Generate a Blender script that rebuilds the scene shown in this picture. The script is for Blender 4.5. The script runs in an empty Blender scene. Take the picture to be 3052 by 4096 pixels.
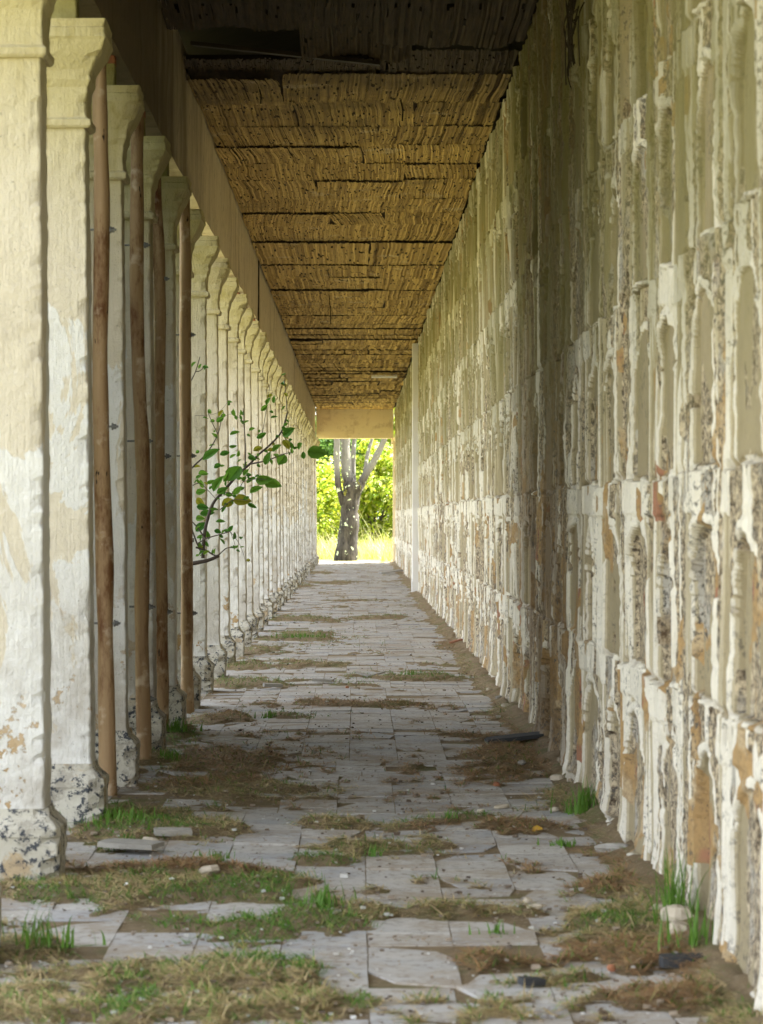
import bpy, math, random
import numpy as np
from mathutils import Vector, Matrix, noise as mn
random.seed(7); rng = np.random.default_rng(11)
S = bpy.context.scene
C = S.collection
R = math.radians
EYE = 1.3; F = 6158.0; VX, VY = 774.0, 1118.0     # photo scale, used to read off real positions
YEND = 79.2
def gp(px, py):                                    # a ground position read from the photo
    d = EYE*F/(py-VY); return ((px-VX)*d/F, d)
def at(px, py, d):
    return Vector(((px-VX)*d/F, d, EYE+(VY-py)*d/F))

# ------------------------------------------------------------------ noise
def h2(ix, iy, s):
    n = (ix.astype(np.int64)*374761393 + iy.astype(np.int64)*668265263 + int(s)*2147483647+1013) & 0xffffffff
    n = ((n ^ (n >> 13))*1274126177) & 0xffffffff
    n = ((n ^ (n >> 16))*2246822519) & 0xffffffff
    return ((n ^ (n >> 15)) & 0xffffff)/float(0xffffff)
def vn(x, y, s=0):
    ix = np.floor(x); iy = np.floor(y); fx = x-ix; fy = y-iy
    fx = fx*fx*(3-2*fx); fy = fy*fy*(3-2*fy)
    a = h2(ix, iy, s); b = h2(ix+1, iy, s); c = h2(ix, iy+1, s); d = h2(ix+1, iy+1, s)
    return (a*(1-fx)+b*fx)*(1-fy)+(c*(1-fx)+d*fx)*fy
def fbm(x, y, s=0, o=4):
    v = 0; a = .5; t = 0
    for k in range(o):
        v = v+a*vn(x, y, s+k*17); t += a; a *= .5; x = x*2.03+3.1; y = y*2.03+1.7
    return v/t
def vor(x, y, s=0):
    ix = np.floor(x); iy = np.floor(y); f1 = np.full(x.shape, 9.); f2 = np.full(x.shape, 9.); r = np.zeros(x.shape)
    for dx in (-1, 0, 1):
        for dy in (-1, 0, 1):
            cx = ix+dx; cy = iy+dy
            px = cx+h2(cx, cy, s); py = cy+h2(cx, cy, s+5)
            d = np.hypot(px-x, py-y); m = d < f1
            f2 = np.where(m, f1, np.minimum(f2, d)); r = np.where(m, h2(cx, cy, s+9), r); f1 = np.where(m, d, f1)
    return f1, f2-f1, r
def ss(a, b, x):
    t = np.clip((x-a)/(b-a), 0, 1); return t*t*(3-2*t)

# ------------------------------------------------------------------ objects
def tag(o, label=None, cat=None, group=None, kind=None):
    if label: o['label'] = label
    if cat: o['category'] = cat
    if group: o['group'] = group
    if kind: o['kind'] = kind
    return o
def link(name, me, mat, parent=None, smooth=False):
    o = bpy.data.objects.new(name, me); C.objects.link(o)
    if mat: me.materials.append(mat)
    if parent: o.parent = parent
    me.polygons.foreach_set('use_smooth', np.full(len(me.polygons), bool(smooth)))
    return o
def empty(name, loc=(0, 0, 0), rz=0):
    o = bpy.data.objects.new(name, None); C.objects.link(o); o.location = loc; o.rotation_euler = (0, 0, rz)
    o.empty_display_size = .1
    return o
def qmesh(name, V, Fq, attrs=None):
    V = np.ascontiguousarray(V, dtype=np.float32); Fq = np.ascontiguousarray(Fq, dtype=np.int32)
    me = bpy.data.meshes.new(name); n = len(Fq)
    me.vertices.add(len(V)); me.vertices.foreach_set('co', V.ravel())
    me.loops.add(n*4); me.loops.foreach_set('vertex_index', Fq.ravel())
    me.polygons.add(n)
    me.polygons.foreach_set('loop_start', np.arange(0, n*4, 4, dtype=np.int32))
    me.update(calc_edges=True)
    for k, a in (attrs or {}).items():
        at_ = me.attributes.new(k, 'FLOAT_COLOR', 'POINT'); at_.data.foreach_set('color', np.ascontiguousarray(a, dtype=np.float32).ravel())
    return me
class MB:
    def __init__(s): s.v = []; s.f = []
    def box(s, x0, x1, y0, y1, z0, z1, M=None):
        b = len(s.v); P = [(x, y, z) for z in (z0, z1) for y in (y0, y1) for x in (x0, x1)]
        if M: P = [tuple(M @ Vector(p)) for p in P]
        s.v += P; s.f += [tuple(b+i for i in q) for q in ((0, 2, 3, 1), (4, 5, 7, 6), (0, 1, 5, 4), (2, 6, 7, 3), (0, 4, 6, 2), (1, 3, 7, 5))]
    def tube(s, pts, rad, n=8, wob=0, cap=True):
        b = len(s.v); pts = [Vector(p) for p in pts]
        if not hasattr(rad, '__len__'): rad = [rad]*len(pts)
        up = Vector((.31, .17, .93)); m = len(pts)
        for i, p in enumerate(pts):
            t = (pts[min(i+1, m-1)]-pts[max(i-1, 0)]).normalized()
            u = t.cross(up); 
            if u.length < .05: u = t.cross(Vector((1, 0, 0)))
            u.normalize(); w = t.cross(u)
            for k in range(n):
                a = 2*math.pi*k/n; r = rad[i]
                if wob: r *= 1+wob*mn.noise(Vector((math.cos(a)*1.3+p.x*3, math.sin(a)*1.3+p.y*3, p.z*2.2)))
                s.v.append(tuple(p+(u*math.cos(a)+w*math.sin(a))*r))
        for i in range(m-1):
            for k in range(n):
                a = b+i*n+k; c = b+i*n+(k+1) % n; s.f.append((a, c, c+n, a+n))
        if cap: s.f.append(tuple(b+k for k in range(n))); s.f.append(tuple(b+(m-1)*n+k for k in reversed(range(n))))
    def build(s, name, mat, parent=None, smooth=False):
        me = bpy.data.meshes.new(name); me.from_pydata(s.v, [], s.f); me.update()
        return link(name, me, mat, parent, smooth)
def spline(P, k=6):
    P = [Vector(p) for p in P]; out = []
    for i in range(len(P)-1):
        a = P[max(i-1, 0)]; b = P[i]; c = P[i+1]; d = P[min(i+2, len(P)-1)]
        for j in range(k):
            t = j/k; out.append(.5*((2*b)+(c-a)*t+(2*a-5*b+4*c-d)*t*t+(3*b-a-3*c+d)*t**3))
    out.append(P[-1]); return out

# ------------------------------------------------------------------ materials
class NT:
    def __init__(s, name):
        s.m = bpy.data.materials.new(name); s.m.use_nodes = True; s.t = s.m.node_tree; s.n = s.t.nodes; s.n.clear()
        s.out = s.n.new('ShaderNodeOutputMaterial'); s.b = s.n.new('ShaderNodeBsdfPrincipled'); s.L(s.b.outputs[0], s.out.inputs[0])
        s.b.inputs['Roughness'].default_value = .85; s.b.inputs['Specular IOR Level'].default_value = .25
    def L(s, a, b): s.t.links.new(a, b)
    def new(s, t, **kw):
        n = s.n.new('ShaderNode'+t)
        for k, v in kw.items(): setattr(n, k, v)
        return n
    def put(s, sock, v):
        if isinstance(v, bpy.types.NodeSocket): s.L(v, sock)
        elif isinstance(v, (tuple, list)) and len(v) == 3 and sock.type == 'RGBA': sock.default_value = (*v, 1)
        else: sock.default_value = v
    def math(s, op, a, b=0.0, clamp=False):
        n = s.new('Math', operation=op, use_clamp=clamp); s.put(n.inputs[0], a); s.put(n.inputs[1], b); return n.outputs[0]
    def mix(s, f, a, b, bt='MIX'):
        n = s.new('Mix', data_type='RGBA', blend_type=bt); s.put(n.inputs['Factor'], f)
        s.put(n.inputs[6], a); s.put(n.inputs[7], b); return n.outputs[2]
    def ramp(s, f, lo, hi):
        n = s.new('MapRange'); n.interpolation_type = 'SMOOTHSTEP'; s.put(n.inputs[0], f); s.put(n.inputs[1], lo); s.put(n.inputs[2], hi); return n.outputs[0]
    def coord(s, scale=(1, 1, 1), rnd=True):
        tc = s.new('TexCoord'); v = tc.outputs['Object']
        if rnd:
            oi = s.new('ObjectInfo'); ml = s.new('VectorMath', operation='MULTIPLY_ADD')
            cb = s.new('CombineXYZ'); a = s.math('MULTIPLY', oi.outputs['Random'], 57.); s.L(a, cb.inputs[0]); s.L(a, cb.inputs[1])
            s.L(v, ml.inputs[0]); ml.inputs[1].default_value = (1, 1, 1); s.L(cb.outputs[0], ml.inputs[2]); v = ml.outputs[0]
        mp = s.new('VectorMath', operation='MULTIPLY'); s.L(v, mp.inputs[0]); mp.inputs[1].default_value = scale
        return mp.outputs[0]
    def noise(s, v, sc, det=5, rough=.6, dist=0):
        n = s.new('TexNoise'); s.L(v, n.inputs['Vector']); n.inputs['Scale'].default_value = sc; n.inputs['Detail'].default_value = det
        n.inputs['Roughness'].default_value = rough; n.inputs['Distortion'].default_value = dist; return n.outputs[0]
    def voro(s, v, sc, out=0, feat='F1'):
        n = s.new('TexVoronoi', feature=feat); s.L(v, n.inputs['Vector']); n.inputs['Scale'].default_value = sc; return n.outputs[out]
    def z(s):
        tc = s.new('TexCoord'); sp = s.new('SeparateXYZ'); s.L(tc.outputs['Object'], sp.inputs[0]); return sp.outputs[2]
    def bump(s, h, st=.5, d=.01, prev=None):
        n = s.new('Bump'); n.inputs['Strength'].default_value = st; n.inputs['Distance'].default_value = d; s.L(h, n.inputs['Height'])
        if prev: s.L(prev, n.inputs['Normal'])
        return n.outputs[0]
    def done(s, col, nrm=None, rough=None, spec=None):
        s.put(s.b.inputs['Base Color'], col)
        if nrm: s.L(nrm, s.b.inputs['Normal'])
        if rough is not None: s.put(s.b.inputs['Roughness'], rough)
        if spec is not None: s.put(s.b.inputs['Specular IOR Level'], spec)
        return s.m

def mat_column():
    t = NT('column_plaster'); v = t.coord(); vz = t.coord((1, 1, .55)); st = t.coord((1, 1, .08)); z = t.z()
    big = t.noise(vz, 2.3, 6, .62, .6)
    low = t.ramp(z, 3.1, .2)                               # repainting reaches up from the foot
    thr = t.math('SUBTRACT', .68, t.math('MULTIPLY', low, .33))
    w = t.ramp(t.math('SUBTRACT', big, thr), -.004, .008)
    cream = t.mix(t.noise(v, 5, 4), (.62, .55, .42), (.75, .69, .56))
    white = t.mix(t.noise(v, 9, 3), (.68, .67, .62), (.82, .81, .77))
    c = t.mix(w, cream, white)
    streak = t.ramp(t.noise(st, 16, 4), .48, .78)
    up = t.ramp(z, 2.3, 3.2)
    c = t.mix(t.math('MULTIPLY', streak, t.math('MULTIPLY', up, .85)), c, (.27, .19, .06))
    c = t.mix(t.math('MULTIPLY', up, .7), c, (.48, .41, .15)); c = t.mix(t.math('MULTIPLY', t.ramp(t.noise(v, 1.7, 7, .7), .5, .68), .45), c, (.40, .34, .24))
    # ochre undercoat and brick where the plaster fell near the foot
    o = t.math('MULTIPLY', t.ramp(t.noise(v, 4.3, 6, .7), .595, .61), t.ramp(z, 1.2, .3))
    c = t.mix(o, c, t.mix(t.noise(v, 14, 3), (.42, .24, .07), (.55, .42, .25)))
    gr = t.math('MULTIPLY', t.ramp(t.noise(v, 2.1, 6, .65), .42, .62), t.ramp(z, 1.5, .3))
    c = t.mix(t.math('MULTIPLY', gr, .6), c, (.36, .31, .24))
    sp = t.ramp(t.noise(v, 60, 3), .68, .72); c = t.mix(t.math('MULTIPLY', sp, .5), c, (.16, .13, .09))
    n = t.bump(t.noise(st, 60, 4, .7), .6, .012); n = t.bump(t.noise(v, 16, 8, .72), .8, .02, n); n = t.bump(w, .4, .003, n)
    n = t.bump(o, .7, -.006, n)
    return t.done(c, n)
def mat_plinth():
    t = NT('plinth_worn_paint'); v = t.coord()
    c = t.mix(t.noise(v, 7, 5), (.40, .37, .29), (.66, .63, .54))
    c = t.mix(t.math('MULTIPLY', t.ramp(t.noise(v, 5, 5), .60, .66), .7), c, (.45, .31, .15)); c = t.mix(t.math('MULTIPLY', t.ramp(t.noise(v, 8, 7, .75), .5, .6), .5), c, (.22, .19, .15))
    fl = t.ramp(t.noise(v, 24, 8, .78, .2), .535, .555); c = t.mix(fl, c, t.mix(t.noise(v, 30, 3), (.03, .035, .045), (.10, .105, .115)))
    n = t.bump(t.noise(v, 24, 7, .7), .8, .015); n = t.bump(fl, .5, .003, n)
    return t.done(c, n)
def mat_beam():
    t = NT('beam_plaster'); v = t.coord(rnd=False); st = t.coord((1, 1, .1), False)
    c = t.mix(t.noise(v, 1.6, 6), (.60, .50, .35), (.80, .71, .54))
    c = t.mix(t.math('MULTIPLY', t.ramp(t.noise(st, 4, 6, .7), .5, .66), .6), c, (.26, .18, .09)); c = t.mix(t.math('MULTIPLY', t.ramp(t.noise(v, 7, 8, .8), .55, .62), .5), c, (.18, .13, .08))
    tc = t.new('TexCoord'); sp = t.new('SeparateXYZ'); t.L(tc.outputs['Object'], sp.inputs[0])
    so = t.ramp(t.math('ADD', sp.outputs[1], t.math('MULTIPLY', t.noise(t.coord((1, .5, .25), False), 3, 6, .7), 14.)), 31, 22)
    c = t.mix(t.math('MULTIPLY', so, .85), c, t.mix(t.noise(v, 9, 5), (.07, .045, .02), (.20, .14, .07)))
    n = t.bump(t.noise(v, 18, 6), .5, .01)
    return t.done(c, n)
def mat_lintel():
    t = NT('lintel_plaster'); v = t.coord(rnd=False); st = t.coord((1, 1, .12), False)
    c = t.mix(t.noise(v, 2, 5), (.84, .70, .42), (.88, .79, .56))
    c = t.mix(t.math('MULTIPLY', t.ramp(t.noise(v, 3, 6, .7), .5, .68), .5), c, (.45, .32, .14))
    return t.done(c, t.bump(t.noise(v, 12, 6), .5, .02))
def mat_wall():
    t = NT('crumbling_niche_plaster'); v = t.coord(rnd=False); st = t.coord((1, 1, .12), False)
    a = t.new('Attribute'); a.attribute_name = 'mask'; sp = t.new('SeparateColor'); t.L(a.outputs['Color'], sp.inputs[0])
    w, stn, och, stain_shade = sp.outputs[0], sp.outputs[1], sp.outputs[2], a.outputs['Alpha']
    f = t.noise(v, 34, 8, .78); g = t.noise(v, 6, 6, .65); fz = t.noise(t.coord((1.6, 1.6, .45), False), 26, 7, .75)
    beige = t.mix(g, (.27, .222, .13), (.44, .37, .235))
    white = t.mix(g, (.66, .61, .49), (.84, .80, .70))
    cream = t.mix(g, (.40, .335, .215), (.61, .54, .39))
    wn = t.math('ADD', w, t.math('MULTIPLY', t.math('SUBTRACT', fz, .5), .5))
    c = t.mix(t.ramp(wn, .32, .40), beige, cream); c = t.mix(t.ramp(wn, .62, .70), c, white)
    stone = t.mix(t.ramp(f, .38, .60), (.065, .045, .028), (.60, .50, .34))
    stone = t.mix(t.ramp(t.noise(v, 3.4, 4), .5, .66), stone, t.mix(f, (.26, .24, .20), (.62, .58, .50)))
    s2 = t.ramp(t.math('ADD', stn, t.math('MULTIPLY', t.math('SUBTRACT', fz, .5), .6)), .46, .54)
    c = t.mix(s2, c, stone)
    o2 = t.ramp(t.math('ADD', och, t.math('MULTIPLY', t.math('SUBTRACT', f, .5), .4)), .5, .6)
    hue = t.noise(v, 4.2, 2)
    oc = t.mix(t.ramp(hue, .60, .66), (.44, .29, .13), (.38, .18, .11)); oc = t.mix(t.ramp(hue, .47, .40), oc, (.52, .40, .24)); oc = t.mix(t.math('MULTIPLY', t.ramp(f, .55, .4), .5), oc, (.22, .15, .08))
    c = t.mix(o2, c, oc)
    c = t.mix(t.math('MULTIPLY', stain_shade, .82), c, t.mix(f, (.05, .03, .015), (.27, .165, .07)))  # brown stain and the shade of the middle bays put into the colour
    clus = t.math('ADD', .12, t.math('MULTIPLY', s2, .6)); clus = t.math('ADD', clus, t.math('MULTIPLY', t.ramp(t.noise(v, 2.6, 4), .5, .62), .7), True)
    spk = t.ramp(t.noise(v, 42, 6, .75), .53, .58); c = t.mix(t.math('MULTIPLY', spk, clus), c, (.10, .09, .075))
    alg_bounce = t.math('MULTIPLY', t.ramp(t.noise(st, 2.6, 5), .32, .58), t.ramp(t.z(), 1.1, 2.7))  # algae streaks plus ceiling bounce and upper dimness painted into the colour
    c = t.mix(t.math('MULTIPLY', alg_bounce, .8), c, (.19, .172, .06))
    n = t.bump(f, .8, .014); n = t.bump(t.noise(v, 70, 4, .7), .4, .005, n)
    return t.done(c, n, .92)
def mat_reed():
    t = NT('split_cane_matting'); v = t.coord(rnd=False); g = t.new('NewGeometry'); r = g.outputs['Random Per Island']
    fib = t.noise(t.coord((60, 2.5, 60), False), 1, 4, .6)
    cr = t.noise(t.coord((6, 34, 6), False), 1, 3, .7)
    c = t.mix(r, (.29, .185, .05), (.68, .475, .15)); c = t.mix(t.ramp(fib, .5, .75), c, (.34, .20, .06))
    c = t.mix(t.math('MULTIPLY', t.ramp(cr, .58, .68), .7), c, (.12, .07, .02))
    c = t.mix(t.ramp(t.noise(v, .9, 5), .58, .78), c, (.30, .21, .07))
    c = t.mix(t.math('MULTIPLY', t.ramp(t.noise(v, 2.2, 4), .6, .7), .4), c, (.68, .58, .36))
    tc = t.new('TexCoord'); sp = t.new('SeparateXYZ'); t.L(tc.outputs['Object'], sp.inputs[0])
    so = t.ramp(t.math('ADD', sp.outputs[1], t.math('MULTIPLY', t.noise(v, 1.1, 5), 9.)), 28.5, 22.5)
    c = t.mix(t.math('MULTIPLY', so, .8), c, (.09, .06, .025))  # near mats darkened: stain by the hole plus shade put into the colour
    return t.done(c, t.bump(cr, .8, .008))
def mat_shaded():
    t = NT('dirty_shaded_matting'); v = t.coord((30, 3, 30), False)  # dirty matting, with the shade under the roof painted near-black
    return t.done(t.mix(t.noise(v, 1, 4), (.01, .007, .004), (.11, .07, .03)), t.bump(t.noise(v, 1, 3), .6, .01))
def mat_wood(dark=False):
    t = NT('debarked_pole_wood' if not dark else 'old_roof_wood'); v = t.coord(); st = t.coord((1, 1, .07)); st2 = t.coord((1, 1, .3))
    if dark: return t.done(t.mix(t.noise(v, 5), (.015, .011, .007), (.06, .045, .03)))
    c = t.mix(t.noise(st, 20, 5), (.17, .085, .032), (.54, .38, .21))
    c = t.mix(t.ramp(t.noise(st2, 5, 6, .75), .46, .66), c, (.13, .05, .015)); c = t.mix(t.math('MULTIPLY', t.ramp(t.noise(v, 9, 5), .55, .7), .6), c, (.62, .50, .36))
    c = t.mix(t.ramp(t.noise(t.coord((1, 1, .35)), 24, 2), .70, .74), c, (.03, .018, .01))
    return t.done(c, t.bump(t.noise(st, 40, 4), .5, .004), .6)
def mat_tile():
    t = NT('slate_paving_tiles'); g = t.new('NewGeometry'); r = g.outputs['Random Per Island']; v = t.coord(rnd=False)
    cr = t.new('ValToRGB'); t.L(r, cr.inputs[0]); cr.color_ramp.interpolation = 'LINEAR'
    e = cr.color_ramp.elements; e[0].color = (.30, .315, .335, 1); e[1].color = (.52, .50, .46, 1)
    for p, c_ in ((.3, (.42, .415, .40, 1)), (.55, (.47, .455, .425, 1)), (.75, (.34, .35, .37, 1))):
        q = e.new(p); q.color = c_
    c = t.mix(t.math('MULTIPLY', t.ramp(t.noise(v, 2.2, 7, .7), .36, .6), .75), cr.outputs[0], (.49, .46, .41))
    c = t.mix(t.math('MULTIPLY', t.ramp(t.noise(v, 26, 6, .75), .52, .62), .7), c, (.20, .16, .12)); c = t.mix(t.math('MULTIPLY', t.ramp(t.noise(v, 1.6, 8, .8), .46, .6), .7), c, (.31, .25, .18))
    return t.done(c, t.bump(t.noise(v, 40, 5), .4, .004), .75)
def mat_dirt():
    t = NT('dry_soil_and_thatch'); v = t.coord(rnd=False)
    c = t.mix(t.noise(v, 14, 7, .75), (.12, .08, .04), (.44, .33, .19)); c = t.mix(t.ramp(t.noise(v, 2.2, 4), .5, .68), c, (.19, .18, .07))
    c = t.mix(t.ramp(t.noise(v, 55, 3), .62, .7), c, (.45, .36, .23))
    return t.done(c, t.bump(t.noise(v, 30, 6, .8), 1, .03))
def mat_ground():
    t = NT('meadow_ground'); v = t.coord(rnd=False)
    return t.done(t.mix(t.noise(v, .8, 6), (.13, .15, .035), (.34, .29, .13)), t.bump(t.noise(v, 8, 5), .7, .05))
def mat_leaf(name, a, b, c3=None, tr=.35):
    t = NT(name); g = t.new('NewGeometry'); r = g.outputs['Random Per Island']
    c = t.mix(r, a, b)
    if c3: c = t.mix(t.ramp(r, .86, .9), c, c3)
    t.done(c, None, .5, .3)
    tl = t.new('BsdfTranslucent'); t.L(c, tl.inputs[0]); mx = t.new('MixShader'); mx.inputs[0].default_value = tr
    t.L(t.b.outputs[0], mx.inputs[1]); t.L(tl.outputs[0], mx.inputs[2]); t.L(mx.outputs[0], t.out.inputs[0])
    return t.m
def mat_bark():
    t = NT('lichen_bark'); v = t.coord(rnd=False); st = t.coord((1, 1, .25), False)
    c = t.mix(t.ramp(t.noise(st, 9, 6, .7), .35, .65), (.018, .015, .012), (.075, .064, .052))
    z = t.z(); c = t.mix(t.ramp(z, 2.3, 2.9), c, t.mix(t.noise(v, 6), (.11, .10, .088), (.21, .20, .175)))
    c = t.mix(t.ramp(t.noise(v, 6.5, 3, .5), .635, .66), c, (.50, .55, .36))
    return t.done(c, t.bump(t.noise(st, 12, 6, .7), 1, .04))
def mat_twig():
    t = NT('dark_twig_bark'); v = t.coord(rnd=False)
    return t.done(t.mix(t.noise(v, 20), (.045, .035, .03), (.14, .11, .09)), None, .7)
def flat(name, a, b, sc=8, rough=.85, metal=0):
    t = NT(name); v = t.coord(); t.b.inputs['Metallic'].default_value = metal
    return t.done(t.mix(t.noise(v, sc, 6, .7), a, b), t.bump(t.noise(v, sc*3, 5), .6, .01), rough)
M = dict(col=mat_column(), plinth=mat_plinth(), beam=mat_beam(), lintel=mat_lintel(), wall=mat_wall(), reed=mat_reed(), shaded_mat=mat_shaded(),
  pole=mat_wood(), dark=mat_wood(True), tile=mat_tile(), dirt=mat_dirt(), ground=mat_ground(), bark=mat_bark(), twig=mat_twig(),
  steel=flat('zinc_bolt', (.12, .12, .11), (.34, .34, .33), 40, .45, .8), core=flat('rubble_core', (.22, .18, .13), (.4, .35, .27)),
  impost=flat('olive_impost', (.20, .17, .05), (.44, .40, .17), 12), brick=flat('red_brick', (.30, .10, .05), (.42, .19, .10), 20),  # impost blocks in mottled yellow olive
  white=flat('white_paint', (.80, .79, .76), (.86, .85, .83), 4), rtile=flat('terracotta', (.22, .09, .05), (.38, .18, .10), 12),
  stone=flat('rubble_stone', (.34, .28, .2), (.62, .55, .43), 14), slate=flat('dark_slate', (.02, .022, .024), (.07, .07, .07), 14), greyst=flat('grey_stone', (.24, .22, .19), (.45, .43, .38), 14),
  crumb=mat_leaf('crumbs', (.08, .055, .04), (.36, .29, .21), (.55, .54, .5), 0),
  leaf=mat_leaf('branch_leaves', (.05, .16, .02), (.18, .36, .04), (.30, .30, .03), .4),
  bright=mat_leaf('sunny_leaves', (.17, .28, .02), (.52, .54, .045), (.66, .65, .28), .5),
  mid=mat_leaf('green_leaves', (.06, .14, .025), (.16, .27, .04), None, .35),
  deep=mat_leaf('evergreen_leaves', (.012, .04, .012), (.035, .09, .03), None, .2),
  green=mat_leaf('green_grass', (.06, .16, .02), (.17, .31, .045), (.42, .37, .13), .3),
  dry=mat_leaf('dry_grass_litter', (.34, .25, .10), (.68, .54, .30), (.20, .27, .07), .2),
  brown=mat_leaf('brown_needles', (.20, .11, .05), (.52, .31, .15), (.3, .22, .12), .1),
  hay=mat_leaf('tall_dry_grass', (.26, .28, .06), (.48, .44, .17), (.25, .35, .05), .4),
  moss=flat('moss', (.05, .06, .01), (.20, .17, .03), 20), leaf_y=flat('yellow_leaf', (.55, .33, .04), (.65, .42, .08), 9))

# ------------------------------------------------------------------ ground and paving
tag(link('ground', qmesh('ground', [(-300, -100, -.075), (300, -100, -.075), (300, 500, -.075), (-300, 500, -.075)], [(0, 1, 2, 3)]), M['ground']), kind='structure')
# litter patches: display position, radii, weight, greenness
BL = [(330, 1935, 400, 30, .85, .6), (480, 2008, 170, 26, 1, 1), (650, 1985, 110, 26, 1, .8), (960, 1972, 200, 16, 1, .3), (430, 2110, 330, 36, .82, .3),
 (300, 2185, 480, 30, .85, .35), (1060, 2085, 90, 12, .9, .1), (1220, 2120, 90, 14, .8, .3), (800, 1833, 140, 17, 1, .35), (700, 1862, 60, 10, 1, .7), (720, 1778, 105, 12, 1, .3),
 (400, 1880, 180, 11, 1, 0), (260, 1790, 140, 42, .9, .6), (440, 1800, 150, 24, .8, .3), (500, 1655, 230, 46, .8, .05), (450, 1710, 160, 28, .75, .25), (620, 1700, 150, 16, .8, .3),
 (620, 1554, 70, 8, 1, .7), (500, 1557, 70, 9, 1, .1), (560, 1480, 130, 10, .9, .7), (640, 1440, 110, 9, .9, .5), (540, 1440, 60, 10, .9, .8), (900, 1468, 150, 7, 1, .8),
 (650, 1382, 76, 9, 1.2, 1), (650, 1339, 80, 6, 1.1, .9), (830, 1336, 55, 4, 1, .9), (640, 1270, 30, 4, .9, .8), (720, 1262, 60, 3, .8, .6), (560, 1410, 60, 8, .8, .6),
 (780, 1525, 200, 7, .8, 0), (1130, 1640, 110, 48, .9, 0), (1000, 1402, 60, 9, 1.1, 0), (1240, 1735, 70, 32, 1, .5), (1160, 1790, 120, 12, .9, 0), (1420, 1905, 140, 34, 1, .1),
 (1370, 1990, 130, 34, .9, .6), (1450, 2080, 170, 34, 1, .1), (1520, 2170, 120, 30, 1, .2), (370, 1585, 60, 26, .9, 1), (330, 1640, 50, 22, .9, .8), (240, 1765, 60, 20, .8, 1),
 (1290, 1845, 60, 10, .6, 0), (720, 1300, 200, 3, .5, .4), (800, 1930, 60, 8, .8, .5), (1000, 1770, 50, 5, .7, .9), (690, 1240, 30, 3, 1, .9), (70, 2050, 110, 20, .9, .6)]
def litter(x, y):
    d = np.maximum(y, 4.); px = VX+x*F/d; py = VY+EYE*F/d
    m = np.zeros_like(x); g = np.zeros_like(x); wt = np.full_like(x, 1e-6)
    for cx, cy, rx, ry, a, gr in BL:
        q = ((px-cx)/rx)**2+((py-cy)/ry)**2; e = a*np.exp(-q*.9); m = np.maximum(m, e); g += gr*e; wt += e
    side = np.maximum(ss(.80, 1.02, x)*.85, ss(-1.0, -1.35, x)*.7); m = np.maximum(m, side); g += .25*side; wt += side
    m = m+(fbm(x*3.2, y*1.6, 3)-.5)*1.35+(fbm(x*14, y*9, 8, 3)-.5)*1.15+.13
    return m, g/wt
def heave(x, y):
    return (fbm(x*.5, y*.35, 21, 3)-.5)*.045-.012*ss(.2, 1., x)*0
# soil sheet
ys = np.concatenate([np.arange(3, 24, .03), np.arange(24, 81, .09)]); xs = np.arange(-2.6, 1.25, .03)
X, Y = np.meshgrid(xs, ys); m, g = litter(X, Y)
Z = heave(X, Y)-.005+.030*ss(.42, 1.1, m)+.012*(fbm(X*22, Y*22, 40, 3)-.5)*ss(.3, .6, m)+.05*ss(.92, 1.06, X)*fbm(X*6, Y*3, 77, 3)
nx = len(xs); ny = len(ys); I = np.arange(nx*ny).reshape(ny, nx)
Q = np.stack([I[:-1, :-1], I[:-1, 1:], I[1:, 1:], I[1:, :-1]], -1).reshape(-1, 4)
SOIL = qmesh('soil', np.stack([X, Y, Z], -1).reshape(-1, 3), Q)
tag(link('soil', SOIL, M['dirt'], smooth=True), kind='structure')
def soilz(x, y):
    x = np.asarray(x, float); y = np.asarray(y, float); m, _ = litter(x, y)
    return heave(x, y)-.005+.030*ss(.42, 1.1, m)
# tiles
tv = []; tf = []; off = 0; rowz = 0
P = .262
for j in range(int((YEND+.4-5)/P)):
    if random.random() < .1: off = random.uniform(-.1, .1)
    if random.random() < .25: rowz = random.gauss(0, .002)
    for i in range(-7, 5):
        cx = -.02+(i+.5)*P; cy = 5+(j+.5)*P
        if cx > 1.06: continue
        mm, _ = litter(np.array([cx]), np.array([cy])); r = random.random()
        if r < .03 or (mm[0] > .8 and r < .45): continue
        h4 = heave(np.array([cx, cx-.13, cx+.13, cx, cx]), np.array([cy, cy, cy, cy-.13, cy+.13])); hz = float(h4[0]); wx = P/2-.0012-abs(random.gauss(0, .0008)); wy = P/2-.0012-abs(random.gauss(0, .0008)); cx += off; cy += random.gauss(0, .003)
        tx = random.gauss(0, .002); ty = random.gauss(0, .003); tx += float(h4[2]-h4[1])/.26; ty += float(h4[4]-h4[3])/.26; rz = random.gauss(0, .004); zz = hz+random.gauss(0, .0012)+rowz
        if random.random() < .03+.08*(cy < 12): ty += random.gauss(0, .02); tx += random.gauss(0, .01); zz += .006; rz *= 4
        b = len(tv); cs, sn = math.cos(rz), math.sin(rz)
        pts = [(-wx, -wy), (wx, -wy), (wx, wy), (-wx, wy)]
        if random.random() < .18:                       # broken corner
            k = random.randrange(4); pts[k] = (pts[k][0]*random.uniform(.2, .8), pts[k][1]*random.uniform(.2, .9))
        for dz in (-.03, 0):
            for (u, w) in pts: tv.append((cx+u*cs-w*sn, cy+u*sn+w*cs, zz+u*tx+w*ty+dz))
        tf += [(b+4, b+5, b+6, b+7), (b, b+1, b+5, b+4), (b+1, b+2, b+6, b+5), (b+2, b+3, b+7, b+6), (b+3, b, b+4, b+7)]
tag(link('paving', qmesh('paving', tv, tf), M['tile']), kind='structure')

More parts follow.
